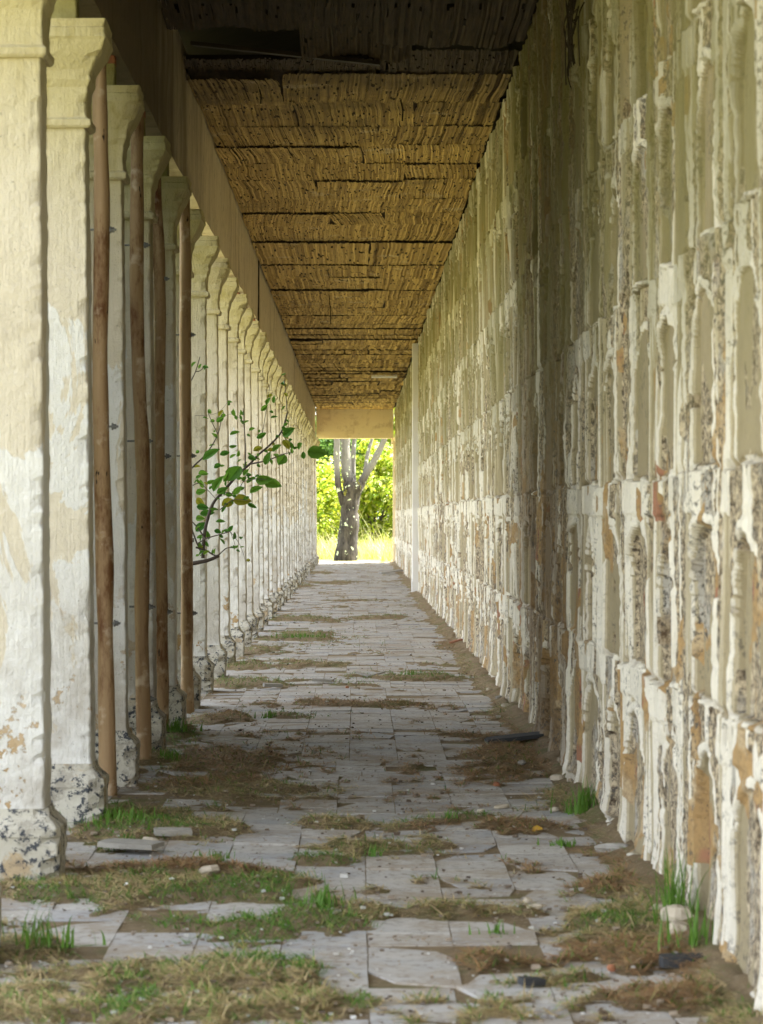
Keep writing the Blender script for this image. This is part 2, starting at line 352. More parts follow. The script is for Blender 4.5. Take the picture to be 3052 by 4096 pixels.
# grass / litter blades
def blades(name, pts, h, w, flatness, mat, label, cat, curl=.4):
    n = len(pts); p = np.asarray(pts); az = rng.uniform(0, 2*math.pi, n); hh = h*rng.lognormal(0, .35, n)
    dirx = np.cos(az); diry = np.sin(az); el = np.clip(flatness+rng.normal(0, .25, n), -.03, 1.5)
    ww = w*rng.uniform(.6, 1.4, n); sx = -diry*ww/2; sy = dirx*ww/2
    V = np.zeros((n, 6, 3))
    for k, (t, ws) in enumerate(((0, 1), (.55, .8), (1, .08))):
        ee = el*(1-curl*t); r = hh*t
        cx = p[:, 0]+dirx*r*np.cos(ee); cy = p[:, 1]+diry*r*np.cos(ee); cz = p[:, 2]+r*np.sin(ee)
        V[:, 2*k] = np.stack([cx+sx*ws, cy+sy*ws, cz], -1); V[:, 2*k+1] = np.stack([cx-sx*ws, cy-sy*ws, cz+ws*w*.15], -1)
    b = (np.arange(n)*6)[:, None]; Fq = np.concatenate([b+[0, 1, 3, 2], b+[2, 3, 5, 4]], 0)
    return tag(link(name, qmesh(name, V.reshape(-1, 3), Fq), mat), label, cat, None, 'stuff')
n = 620000
yy = 1/rng.uniform(1/78., 1/6.8, n); xx = rng.uniform(-1.5, 1.04, n)       # denser towards the viewer
mm, gg = litter(xx, yy); keep = (mm > .52); xx, yy, mm, gg = xx[keep], yy[keep], mm[keep], gg[keep]
zz = soilz(xx, yy)+.004; u = rng.uniform(0, 1, len(xx))
gn = fbm(xx*5, yy*3, 60, 3); isg = (u < .2) | (gn*.9+gg*.75 > .88); br = (~isg) & (gg < .22) & (u < .8); dr = (~isg) & ~br
pk = np.stack([xx, yy, zz], -1)
def sub(a, k): return a[rng.permutation(len(a))[:k]]
blades('green_grass', sub(pk[isg], 24000), .036, .003, .7, M['green'], 'green blades of grass growing through joints of the stone paving', 'grass')
blades('dry_grass', sub(pk[dr], 80000), .045, .003, .14, M['dry'], 'straw coloured dead grass matted over the paving', 'dry grass')
blades('dead_needles', sub(pk[br], 42000), .05, .0032, .2, M['brown'], 'reddish brown dead plant litter drifted on the paving', 'plant litter')
# crumbs
n = 26000
cy = 1/rng.uniform(1/60., 1/6.8, n); cx = rng.uniform(-1.4, 1.02, n); mm, gg = litter(cx, cy)
k = (rng.uniform(0, 1, n) < np.clip(mm*.5+.08, .03, .8)) ; cx, cy = cx[k], cy[k]; cz = np.maximum(soilz(cx, cy), heave(cx, cy)+.004); n = len(cx)
s = rng.lognormal(-5.75, .45, n); V = np.zeros((n, 8, 3)); jit = rng.uniform(.55, 1.2, (n, 8, 1))
cube = np.array([(x, y, z) for z in (-.4, .7) for y in (-1, 1) for x in (-1, 1)], float)
V[:] = cube[None]*jit*s[:, None, None]*np.array([1.2, 1.2, 1.]); V += np.stack([cx, cy, cz+s*.3], -1)[:, None, :]
b = (np.arange(n)*8)[:, None]; Fq = np.concatenate([b+list(q) for q in ((0, 2, 3, 1), (4, 5, 7, 6), (0, 1, 5, 4), (2, 6, 7, 3), (0, 4, 6, 2), (1, 3, 7, 5))], 0)
tag(link('gravel', qmesh('gravel', V.reshape(-1, 3), Fq), M['crumb']), 'small crumbs of mortar, gravel and droppings strewn over the paving', 'gravel', None, 'stuff')

# ------------------------------------------------------------------ wall of niches (one relief, split into masonry and niches)
def steps():
    y = 5.2; out = []
    while y < YEND: out.append(y); y += min(.06, max(.0095, .34*y*y/(2844*1.058)))
    out.append(YEND); return np.array(out)
wy = steps(); wz = np.arange(-.05, 4.275, .0088)
Yg, Zg = np.meshgrid(wy, wz, indexing='ij')
PW = 1.02; PR = .708; Z0 = .02; Y00 = 5.12
yw = Yg+(vn(Yg*1.2, Zg*.9, 101)-.5)*.04; zw = Zg+(fbm(Yg*2.1, Zg*2, 102, 4)-.5)*.07
row = np.clip(np.floor((zw-Z0)/PR), 0, 5); ci = np.floor((yw-Y00+row*.0)/PW)
u = (yw-Y00)-(ci+.5)*PW; v = (zw-Z0)-row*PR
r1 = h2(ci, row, 1); r2 = h2(ci, row, 2); r3 = h2(ci, row, 3); r4 = h2(ci, row, 4)
hw = .25+.045*r1; u = u+(r4-.5)*.10; apex = .53+.03*r2; spring = apex-hw*(.55+.45*r3)
tt = np.clip(np.abs(u)/hw, 0, 1); top = spring+(apex-spring)*np.sqrt(1-tt**2)
sd = np.minimum(np.minimum(hw-np.abs(u), v-.02), (top-v)*.8)              # >0 inside the niche
inside = (sd > 0) & (Zg > Z0)
rec = np.where(r2 < .45, .008+.010*r3, np.where(r2 < .85, .018+.016*r3, .045))
big = fbm(Yg*.55, Zg*.8, 120, 4); rub = fbm(Yg*1.9, Zg*1.5, 130, 5)
zone = np.exp(-((Yg-16.3)/2.7)**4)
q = fbm(Yg*4.2, Zg*1.0, 130, 3)*.65+big*.35+.11*zone+.05*ss(1.0, .1, Zg)-.03*ss(20, 26, Yg)
broken = ss(.470, .485, q)
f1, ed, vr = vor(Yg*13+.6*fbm(Yg*5, Zg*5, 133), Zg*9, 140)
f1b, edb, vrb = vor(Yg*24, Zg*26, 150)
stone_h = .006*ss(0, .35, ed)*(.4+vr)+.003*ss(0, .4, edb)*vrb-.007
D = (fbm(Yg*.3, Zg*.3, 160, 3)-.5)*.05+(fbm(Yg*6, Zg*.5, 161, 2)-.5)*.024+(fbm(Yg*6, Zg*7, 162, 3)-.5)*.003
ribn = vn(Yg*7.5+.35*vn(Yg*.7, Zg*2.2, 173), Zg*.45+row*7.3, 171); ribw = ss(.70, .78, ribn)
ribn2 = vn(Yg*19+row*5+.5*vn(Yg*.7, Zg*2.2, 174), Zg*.8+row*3.3, 172); rib2 = ss(.70, .78, ribn2)
grv = ss(.30, .22, ribn)
rim = ss(-.034, -.022, sd)*ss(.006, -.006, sd)
au = np.abs(u)-hw; side = ss(.052, .062, au)*ss(.090, .080, au)*(h2(ci, row, 7) < .8)+ss(.12, .13, au)*ss(.155, .145, au)*(h2(ci, row, 8) < .5)
side = side*ss(.25, .45, fbm(Yg*2, Zg*1.6, 231, 3)+.1)
ins = ss(-.007, .007, sd)
plain = (1-ins)
Dp = D+(h2(ci, row, 12)-.5)*.016*plain+plain*(.012*ribw+.009*rib2-.012*grv)+.010*rim*(1-broken*.5)+.011*side*plain
ins_rough = ss(.545, .565, fbm(Yg*3.6, Zg*1.5, 181, 3)+.08*(r3-.5))
Dp = Dp-ins*rec+ins*ins_rough*stone_h*.6*ss(.02, .07, sd)
Dp = Dp+plain*broken*(stone_h*.8-.004)
band = ss(.575, .59, v)*(1-broken)*plain; Dp = Dp+.009*band
ledge = ss(.03, .0, np.abs(v-.008))*ss(.4, .6, fbm(Yg*5, Zg*3, 191)); Dp = Dp-ledge*.02*plain
foot = ss(.16, .0, Zg); Dp = Dp+foot*.035*fbm(Yg*4, Zg*3, 192, 4)
hole = ss(.70, .74, fbm(Yg*6.5, Zg*4.5, 199, 3)); Dp = Dp-.018*hole
spandrel = plain*ss(.38, .48, v)*ss(.10, .02, np.abs(u)-hw)
white = np.clip(.11+.72*rim+.5*band+.28*spandrel+.5*ribw*plain+.4*rib2*plain+.6*side-.60*ins*(1-.6*(r4 > .8))-.25*grv+(fbm(Yg*8, Zg*.9, 201, 3)-.5)*1.2+.22*ss(1.9, .9, Zg)*plain, 0, 1)
stonem = np.clip(broken*plain*(1-rim)*(1-.8*side)*(1-.7*rib2)+ins*ins_rough*.9+hole, 0, 1)
och = ss(.66, .72, fbm(Yg*4.5, Zg*3.4, 211, 4)+.055*ss(1.2, .3, Zg)-.05*ss(1.3, 2.2, Zg)+.05*zone)
stain_shade = np.clip(zone*ss(.36, .52, fbm(Yg*3.2, Zg*.6, 221, 4)+.03)*.95+ledge*.5+.5*hole, 0, 1)  # brown stain plus painted shade of the middle bays, also ledges and holes
XW = 1.058-.012*Zg/4.3-Dp
ny, nz = len(wy), len(wz)
Vw = np.stack([XW, Yg, Zg], -1).reshape(-1, 3); A = np.stack([white, stonem, och, stain_shade], -1).reshape(-1, 4)
I = np.arange(ny*nz).reshape(ny, nz)
Qw = np.stack([I[:-1, :-1], I[:-1, 1:], I[1:, 1:], I[1:, :-1]], -1).reshape(-1, 4)
lab = np.where(inside, ci*10+row, -1)[:-1, :-1].reshape(-1)
WALL = empty('niche_wall', (1.06, 5.2, 0)); tag(WALL, 'long crumbling whitewashed cemetery wall with six rows of arched burial niches', 'wall')
WALL.location = (0, 0, 0)
def piece(name, mask, kind=None):
    f = Qw[mask]; uq, inv = np.unique(f, return_inverse=True)
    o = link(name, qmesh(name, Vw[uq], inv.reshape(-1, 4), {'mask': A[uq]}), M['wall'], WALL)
    if kind: o['kind'] = kind
    return o
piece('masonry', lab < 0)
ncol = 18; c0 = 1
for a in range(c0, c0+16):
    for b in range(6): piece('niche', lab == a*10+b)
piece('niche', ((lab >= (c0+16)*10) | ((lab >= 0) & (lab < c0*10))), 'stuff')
mb = MB(); mb.box(1.19, 3.6, 5.2, YEND, -.05, 4.25); mb.build('core', M['core'], WALL)
mb = MB(); mb.box(.99, 1.185, YEND+.003, YEND+.4, -.05, 3.3); mb.box(.94, 1.185, YEND+.003, YEND+.4, 3.303, 3.5)
mb.build('end_pier', M['lintel'], WALL)
# white pilaster
mb = MB(); mb.box(.935, 1.14, 48.3, 48.75, -.03, 4.24); mb.box(.925, 1.14, 48.27, 48.78, 0.0, .2)
tag(mb.build('plaster_pilaster', M['white']), 'smooth bright white pilaster standing out from the far crumbling wall', 'pilaster')

# ------------------------------------------------------------------ columns
def ring(hx, hy, n=8, rr=.007):
    pts = []
    for (sx, sy, a0) in ((1, -1, -90), (1, 1, 0), (-1, 1, 90), (-1, -1, 180)):
        for k in range(3):
            a = R(a0+k*45); pts.append((sx*(hx-rr)+rr*math.cos(a), sy*(hy-rr)+rr*math.sin(a)))
        # straight run to the next corner
        nxt = {(1, -1): (1, 1), (1, 1): (-1, 1), (-1, 1): (-1, -1), (-1, -1): (1, -1)}[(sx, sy)]
        a = R(a0+90); p0 = (sx*(hx-rr)+rr*math.cos(a), sy*(hy-rr)+rr*math.sin(a)); p1 = (nxt[0]*(hx-rr)+rr*math.cos(a), nxt[1]*(hy-rr)+rr*math.sin(a))
        for k in range(1, n): pts.append((p0[0]+(p1[0]-p0[0])*k/n, p0[1]+(p1[1]-p0[1])*k/n))
    return pts
def loft(prof, seed, amp, chip, dz=.035, top=True):
    zs = []; 
    for (za, oa), (zb, ob) in zip(prof, prof[1:]):
        k = max(1, int(abs(zb-za)/dz+.5))
        for j in range(k): t = j/k; zs.append((za+(zb-za)*t, oa+(ob-oa)*t))
    zs.append(prof[-1]); V = []; Fq = []
    for (z, o) in zs:
        hx, hy = .16+o, .11+o
        for (x, y) in ring(hx, hy):
            p = Vector((x+seed*9.1, y+seed*3.3, z))
            d = amp*mn.fractal(p*3, .9, 2.1, 5)+amp*.5*mn.noise(p*24)
            ax = abs(x)/hx; ay = abs(y)/hy; cor = max(0, min(ax, ay)-.8)/.2
            ch = mn.fractal(Vector((seed*5, x*2, z*15)), .8, 2.2, 4); e = cor*chip*max(0, ch+.15)
            V.append((x*(1-e)+d*(1 if x > 0 else -1)*(ax > .9), y*(1-e*1.3)+d*(1 if y > 0 else -1)*(ay > .9), z))
    n = len(ring(.1, .1)); m = len(zs)
    for i in range(m-1):
        for k in range(n): a = i*n+k; c = i*n+(k+1) % n; Fq.append((a, c, c+n, a+n))
    Fq.append(tuple(range((m-1)*n, m*n))); Fq.append(tuple(reversed(range(n))))
    me = bpy.data.meshes.new('lofted'); me.from_pydata(V, [], Fq); me.polygons.foreach_set('use_smooth', np.zeros(len(Fq), bool)); me.update(); return me
VAR = []
for s in range(5):
    pl = loft([(-.06, .05), (.16, .054), (.168, .058), (.195, .056), (.205, .046), (.235, .018), (.262, .012)], s+1, .006, .25, .02)
    sh = loft([(.262, .008), (.29, .004), (1.6, 0), (2.93, -.008)], s+11, .0035, .12, .022)
    cap = loft([(2.93, .008), (2.94, .017), (2.962, .019), (2.975, .004), (3.04, .0), (3.10, .004), (3.13, .018), (3.17, .024), (3.215, .05), (3.225, .056), (3.25, .068), (3.29, .083), (3.30, .090), (3.336, .088), (3.342, .082), (3.375, .086)], s+21, .004, .12, .02)
    im = loft([(3.375, -.045), (3.50, -.045)], s+31, .004, .2, .03); br = loft([(3.503, -.042), (3.54, -.042)], s+41, .002, .1, .03)
    VAR.append((pl, sh, cap, im, br))
for v_ in VAR:
    for me, mt in zip(v_, ('plinth', 'col', 'col', 'impost', 'brick')): me.materials.append(M[mt])
ORD = ['', 'first', 'second', 'third', 'fourth', 'fifth', 'sixth', 'seventh', 'eighth', 'ninth', 'tenth', 'eleventh', 'twelfth', 'thirteenth', 'fourteenth', 'fifteenth', 'sixteenth', 'seventeenth', 'eighteenth', 'nineteenth', 'twentieth']
YC = lambda i: 10.21+1.836*(i-1)
LBL = {0: 'column at the bottom left edge with only a sliver of dark plinth in view',
 1: 'nearest cream and white column at left edge with black flaked plinth', 2: 'peeling white column, second in the row, pole behind its shaft',
 3: 'cream column between the first two wooden props, third in row', 4: 'narrowly seen cream column behind the thickest wooden prop',
 5: 'cream column with grey foot just before the last wooden prop', 6: 'column right behind the last wooden prop, where the leafy branch comes in',
 7: 'white column behind the leafy branch with black patches on its plinth', 8: 'white column with ochre and black foot, second beyond the branch base',
 9: 'white column with navy flaked plinth, ninth in the row', 10: 'white column with ochre stained plinth, tenth in the row'}
NC = 38
for i in range(0, NC+1):
    c = empty('column', (-1.28+random.gauss(0, .004), YC(i), 0)); c.rotation_euler = (random.gauss(0, .0015), random.gauss(-.003, .003), random.gauss(0, .012))
    if i in LBL: L_ = LBL[i]
    elif i <= 20: L_ = 'slender white column, %s in the row counted from the left edge' % ORD[i]
    elif NC-i == 0: L_ = 'last white column of the row, carrying the far lintel'
    else: L_ = 'distant white column, %s in the row counted back from the far lintel' % ORD[NC-i+1]
    tag(c, L_, 'column', 'white columns along the left side of the gallery')
    for nm, me in zip(('plinth', 'shaft', 'capital', 'impost_block', 'brick_course'), VAR[(i*3+1) % 5]):
        o = bpy.data.objects.new(nm, me); C.objects.link(o); o.parent = c

# ------------------------------------------------------------------ beam, lintel, roof
def rough_box(name, x0, x1, y0, y1, z0, z1, mat, parent=None, st=.12, amp=.004):
    V = []; Fq = []; ny = max(2, int((y1-y0)/st)); nz = max(2, int((z1-z0)/.1)); nx2 = 3
    per = [(x0+(x1-x0)*k/nx2, z0) for k in range(nx2)]+[(x1, z0+(z1-z0)*k/nz) for k in range(nz)]+[(x1-(x1-x0)*k/nx2, z1) for k in range(nx2)]+[(x0, z1-(z1-z0)*k/nz) for k in range(nz)]
    n = len(per)
    for j in range(ny+1):
        y = y0+(y1-y0)*j/ny
        for (x, z) in per: 
            d = amp*mn.fractal(Vector((x*2, y*.9, z*3)), .9, 2, 4); V.append((x+d*2, y, z+d))
    for j in range(ny):
        for k in range(n): a = j*n+k; b = j*n+(k+1) % n; Fq.append((a, a+n, b+n, b))
    Fq.append(tuple(range(n))); Fq.append(tuple(reversed(range(ny*n, ny*n+n))))
    me = bpy.data.meshes.new(name); me.from_pydata(V, [], Fq); me.update(); return link(name, me, mat, parent)
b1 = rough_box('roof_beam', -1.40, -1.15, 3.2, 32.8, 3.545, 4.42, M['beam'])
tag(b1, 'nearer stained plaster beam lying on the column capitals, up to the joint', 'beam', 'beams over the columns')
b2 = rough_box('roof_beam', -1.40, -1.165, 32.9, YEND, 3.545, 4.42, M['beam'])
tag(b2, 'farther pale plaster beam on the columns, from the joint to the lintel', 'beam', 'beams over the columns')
mb = MB(); mb.box(-1.19, -1.135, 32.78, 32.92, 3.5, 4.25)
tag(mb.build('wooden_batten', M['dark']), 'short dark upright batten covering the joint between the two beams', 'batten')
l = rough_box('lintel', -1.145, 1.0, YEND-.25, YEND+.2, 3.47, 4.60, M['lintel']); tag(l, 'yellow stained lintel across the far end of the gallery', 'lintel')
ROOF = empty('roof', (0, 0, 4.4)); tag(ROOF, 'dark tiled roof above the torn reed ceiling', 'roof'); ROOF.location = (0, 0, 0)
def slab(name, pts, t, mat, y0=3.0, y1=YEND+.5):
    V = []; 
    for y in (y0, y1):
        for (x, z) in pts: V.append((x, y, z))
        for (x, z) in reversed(pts): V.append((x, y, z+t))
    n = 2*len(pts); Fq = [tuple(range(n)), tuple(reversed(range(n, 2*n)))]+[(k, k+n, (k+1) % n+n, (k+1) % n) for k in range(n)]
    me = bpy.data.meshes.new(name); me.from_pydata(V, [], Fq); me.update(); return link(name, me, mat, ROOF)
slab('boarding', [(-1.75, 4.425), (1.1, 5.35), (3.9, 4.3)], .05, M['dark'])
# corrugated tiles: rows running down the slope
V = []; Fq = []; yk = np.arange(3.0, YEND+.5, .06)
for y in yk:
    zz_ = .05*abs(math.sin(y*math.pi/.24)); V += [(-1.85, y, 4.45+zz_), (1.1, y, 5.41+zz_), (4.0, y, 4.36+zz_)]
for j in range(len(yk)-1): a = j*3; Fq += [(a, a+1, a+4, a+3), (a+1, a+2, a+5, a+4)]
link('roof_tiles', qmesh('roof_tiles', V, Fq), M['rtile'], ROOF)
mb = MB()
for y in np.arange(3.9, YEND, 1.9): mb.box(-1.38, 1.15, y, y+.09, 4.30, 4.40)
mb.build('ceiling_joists', M['dark'], ROOF)

# ------------------------------------------------------------------ reed ceiling
CEIL = empty('reed_ceiling', (0, 0, 4.27)); CEIL.location = (0, 0, 0)
tag(CEIL, 'golden brown ceiling of overlapping split cane mats, torn and black nearest', 'ceiling')
def mat_piece(x0, x1, y0, y1, z, tilt, seed, mat, hang=0):
    near = (y0+y1)/2; pitch = .0135 if near < 30 else (.022 if near < 50 else .05); seg = 14 if near < 30 else 8
    V = []; Fq = []; n = int((x1-x0)/pitch)
    sk = random.gauss(0, .025); ph = random.uniform(0, 9)
    for i in range(n):
        xc = x0+(i+.5)*pitch; w = pitch*random.uniform(.42, .56); ya = y0+random.uniform(-.035, .02); yb = y1+random.uniform(-.03, .045); dz = random.gauss(0, .003); roll = random.gauss(0, .28)
        cuts = [(0, 1)]
        if random.random() < .8: c_ = random.uniform(.1, .9); cuts = [(0, c_-.01), (c_+random.uniform(.01, .09), 1)]
        for (c0_, c1_) in cuts:
            if c1_ <= c0_: continue
            b = len(V); mseg = max(2, int(seg*(c1_-c0_)))
            for j in range(mseg+1):
                t = c0_+(c1_-c0_)*j/mseg; y = ya+(yb-ya)*t
                wx = .004*math.sin(y*4+ph+xc*2)+(.010*mn.noise(Vector((xc*1.8, y*2.2, seed)))+.005*mn.noise(Vector((xc*30, y*6, seed))))+sk*(t-.5)
                zz_ = z+tilt*(t-.5)+dz+.008*mn.noise(Vector((xc*3, y*2, seed)))+.004*mn.noise(Vector((xc*25, y*7, seed)))
                if hang: zz_ -= hang*max(0, t-.35)**2*(1+.6*mn.noise(Vector((xc*6, seed, 0))))
                V += [(min(max(xc+wx-w, -1.14), 1.02), y, zz_+w*roll), (min(max(xc+wx+w, -1.13), 1.03), y, zz_-w*roll)]
            for j in range(mseg): a = b+2*j; Fq.append((a, a+1, a+3, a+2))
    return link('reed_mat', qmesh('reed_mat', V, Fq), mat, CEIL)
seams = [19.1, 20.4, 21.7, 22.8, 24.0, 25.1, 26.7, 27.9, 29, 30.8, 33.6, 35.4, 37.3]
while seams[-1] < YEND-.4: seams.append(min(YEND-.26, seams[-1]+random.uniform(1.1, 1.8)))
k = 0
for a, b in zip(seams, seams[1:]):
    cuts = [-1.15, 1.04] if random.random() < .3 else ([-1.15, random.uniform(-.6, .5), 1.04] if random.random() < .6 else [-1.15, random.uniform(-.7, -.2), random.uniform(.1, .6), 1.04])
    if a == 20.4: cuts = [-1.15, -.45, .42, 1.04]
    for c0_, c1_ in zip(cuts, cuts[1:]):
        k += 1; sh = random.uniform(-.12, .12) if len(cuts) > 2 else 0
        sh0 = sh if a > 19.2 else 0
        mat_piece(c0_, c1_, a+sh0*0-.02, b+.01, 4.27+random.gauss(0, .008), random.gauss(.012, .012), k, M['reed'])
# backing layer of thatch just above the mats, with the torn hole left open
mb = MB(); mb.box(-1.145, 1.02, 19.2, YEND-.3, 4.302, 4.315); mb.build('thatch_backing', M['shaded_mat'], CEIL)
# torn dirty mats nearest, roof shade put into their near-black colour
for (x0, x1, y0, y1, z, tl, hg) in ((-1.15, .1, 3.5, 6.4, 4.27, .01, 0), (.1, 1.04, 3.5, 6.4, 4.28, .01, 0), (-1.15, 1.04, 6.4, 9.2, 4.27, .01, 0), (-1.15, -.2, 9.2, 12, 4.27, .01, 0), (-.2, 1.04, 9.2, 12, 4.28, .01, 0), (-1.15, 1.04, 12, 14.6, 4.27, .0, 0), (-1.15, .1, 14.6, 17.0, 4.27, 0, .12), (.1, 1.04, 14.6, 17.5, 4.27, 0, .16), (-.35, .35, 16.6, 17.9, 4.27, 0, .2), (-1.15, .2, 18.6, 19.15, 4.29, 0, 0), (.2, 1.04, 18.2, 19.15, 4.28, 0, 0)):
    mat_piece(x0, x1, y0, y1, z, tl, y0, M['shaded_mat'], hg)
mb = MB(); Mx = Matrix.Translation((-.45, 18.2, 4.26)) @ Matrix.Rotation(R(6), 4, 'Y') @ Matrix.Rotation(R(8), 4, 'X'); mb.box(-.6, .6, -.3, .3, -.012, .012, Mx)
tag(mb.build('hanging_board', M['dark']), 'dark broken board hanging in the hole of the ceiling', 'board')
# loose threads
for (px, py0, py1, d, lb) in ((867, 185, 262, 20.2, 'dark cane strip dangling from the ceiling right of centre'), (560, 170, 225, 19.6, 'dark cane strip dangling from the ceiling left of centre'), (712, 680, 702, 38, 'small black shred hanging from the far ceiling')):
    mb = MB(); p0 = at(px, py0, d); p1 = at(px+4, py1, d); p0.z = 4.26; mb.tube([p0, (p0+p1)/2+Vector((.01, 0, 0)), p1 if p1.z > 3.6 else p0-Vector((0, 0, .3))], .006, 5)
    tag(mb.build('hanging_strip', M['dark']), lb, 'cane strip', 'strips dangling from the reed ceiling')
mb = MB(); p = at(832, 814, 60); mb.box(p.x-.27, p.x+.27, 59.9, 60.3, p.z-.03, p.z+.03)
tag(mb.build('white_panel', M['white']), 'small white panel fixed under the far part of the reed ceiling', 'panel')

# ------------------------------------------------------------------ wooden props
def pole(xb, xt, d, rb, rt, ztop, label, bolts, xo=0):
    e = empty('wooden_prop', (xb, d, 0)); tag(e, label, 'prop', 'debarked pole props standing behind the near columns')
    pts = []; rd = []
    sd_ = random.uniform(0, 50)
    for k in range(41):
        t = k/40; pts.append((((xt-xb)*t)+.022*mn.noise(Vector((sd_, t*3.5, 0))), .02*mn.noise(Vector((sd_+9, t*2.5, 0))), -.03+(ztop+.03)*t)); rd.append((rb+(rt-rb)*t)*(1+.13*mn.noise(Vector((sd_, 5, t*14)))))
    mb = MB(); mb.tube(pts, rd, 20, .12); mb.build('pole', M['pole'], e, True)
    for zb in bolts:
        t = zb/ztop; x = (xt-xb)*t
        mb = MB(); mb.tube([(x-.07, .0, zb), (x+.068, .0, zb)], .0055, 8); o = mb.build('threaded_rod', M['steel'], e, False)
        mb = MB(); mb.tube([(x+rb+.003, 0, zb), (x+rb+.017, 0, zb)], .0125, 6); mb.build('nut', M['steel'], o)
        mb = MB(); mb.tube([(x+rb-.004, 0, zb), (x+rb+.003, 0, zb)], .017, 12); mb.build('washer', M['steel'], o)
pole(-1.168, -1.205, 13.3, .041, .034, 3.53, 'nearest debarked wooden prop, between second and third columns', (.80, 1.72, 2.64))
pole(-1.130, -1.178, 15.1, .039, .035, 3.53, 'thick knotty wooden prop between third and fourth columns', (.33, .82, 1.70, 2.74))
pole(-1.165, -1.20, 17.0, .040, .034, 3.53, 'thin reddish wooden prop between fourth and fifth columns', (.73, 1.66, 2.72))
pole(-1.120, -1.145, 18.8, .041, .036, 3.53, 'farthest wooden prop, between fifth and sixth columns', (.66, 1.70, 2.5))

# ------------------------------------------------------------------ leaves
def leafmesh(name, P_, N_, L_, W_, mat, parent=None, D_=None):
    n = len(P_); P_ = np.asarray(P_, float); N_ = np.asarray(N_, float)
    N_ /= np.linalg.norm(N_, axis=1)[:, None]+1e-9
    T = rng.normal(size=(n, 3)) if D_ is None else np.asarray(D_, float)
    T = T-N_*np.sum(T*N_, 1)[:, None]; T /= np.linalg.norm(T, axis=1)[:, None]+1e-9; B = np.cross(N_, T)
    L_ = np.broadcast_to(L_, (n,))[:, None]; W_ = np.broadcast_to(W_, (n,))[:, None]; fold = .22*W_
    if mat is M['leaf']:
        st = [(.0, 0), (.1, .26), (.3, .47), (.55, .46), (.8, .28), (1., 0)]; k = len(st)
        mid = [P_+T*L_*t-N_*L_*.14*t*t for t, _ in st]; V = np.stack(mid+[m_+B*W_*w_+N_*fold*w_*2 for m_, (_, w_) in zip(mid[1:-1], st[1:-1])]+[m_-B*W_*w_+N_*fold*w_*2 for m_, (_, w_) in zip(mid[1:-1], st[1:-1])], 1)
        fs = []
        for o_ in (k, 2*k-2):
            for j in range(k-1):
                a_ = o_+j-1 if 0 < j else 0; b_ = o_+j if j < k-2 else k-1
                fs.append([j, a_, b_, j+1] if 0 < j < k-2 else ([0, b_, b_, 1] if j == 0 else [j, a_, k-1, k-1]))
        tri = [f for f in fs]; me = bpy.data.meshes.new(name)
        allf = [tuple(dict.fromkeys([q+len(st+st[1:-1]*2)*i for q in f])) for i in range(n) for f in tri]
        me.from_pydata([tuple(p_) for p_ in V.reshape(-1, 3)], [], allf); me.update(); return link(name, me, mat, parent, True)
    V = np.stack([P_, P_+T*L_*.3+B*W_*.48+N_*fold, P_+T*L_*.72+B*W_*.36+N_*fold*.8, P_+T*L_-N_*L_*.12, P_+T*L_*.72-B*W_*.36+N_*fold*.8, P_+T*L_*.3-B*W_*.48+N_*fold], 1)
    b = (np.arange(n)*6)[:, None]; Fq = np.concatenate([b+[0, 1, 2, 3], b+[0, 3, 4, 5]], 0)
    return link(name, qmesh(name, V.reshape(-1, 3), Fq), mat, parent)
def crown_pts(n, c, r, clumps, cr, seed):
    g_ = np.random.default_rng(seed); cc = g_.normal(size=(clumps, 3)); cc /= np.linalg.norm(cc, axis=1)[:, None]; cc *= g_.uniform(.35, 1, (clumps, 1))**.6
    cc = cc*np.array(r)+np.array(c); w = g_.integers(0, clumps, n); o = g_.normal(size=(n, 3)); o /= np.linalg.norm(o, axis=1)[:, None]
    rr = g_.uniform(.5, 1.1, (n, 1))*cr*g_.uniform(.6, 1.3, clumps)[w][:, None]
    p = cc[w]+o*rr*np.array([1, 1, .75]); nn = o+np.array([0, -.2, .7])+g_.normal(size=(n, 3))*.35
    k = p[:, 2] > .05; return p[k], nn[k]
# the branch that pokes in: traced at its own distance behind the sixth column
def cp(x, y): return (324.8+x*.3604, 757.8+y*.3604)
SH = empty('shrub', (-1.75, 20.35, 0)); tag(SH, 'dark leafy branch of a shrub poking in past the sixth column', 'shrub')
inv = Vector((1.75, -20.35, 0))
leafP = []; leafD = []; leafL = []
def br(pts, r0, r1, dd=(0, 0), name='branch'):
    W = []; m = len(pts)
    for k_, (x, y) in enumerate(pts):
        px, py = cp(x, y); d = 20.35+dd[0]+(dd[1]-dd[0])*k_/(m-1); W.append(at(px, py, d)+inv)
    W = spline(W, 5); n_ = len(W); mb = MB(); mb.tube(W, [1.25*(r0+(r1-r0)*i/(n_-1)) for i in range(n_)], 7, .3); mb.build(name, M['twig'], SH, True); return W
mb = MB(); mb.tube(spline([(0, 0, 0), (.05, -.05, .5), (.2, 0, .95), (.42, 0, 1.12), (.58, 0, 1.13)], 6), [.03-.0006*i for i in range(25)], 10, .2); mb.build('stem', M['twig'], SH, True)
br([(150, 1300), (275, 1278), (350, 1262), (415, 1235)], .014, .009)
Wm = br([(318, 1250), (325, 1130), (345, 1020), (380, 920), (440, 850), (500, 780), (560, 720), (600, 685), (650, 630), (720, 570), (790, 490), (825, 380)], .0105, .0045, (0, .15))
Ws = [Wm]
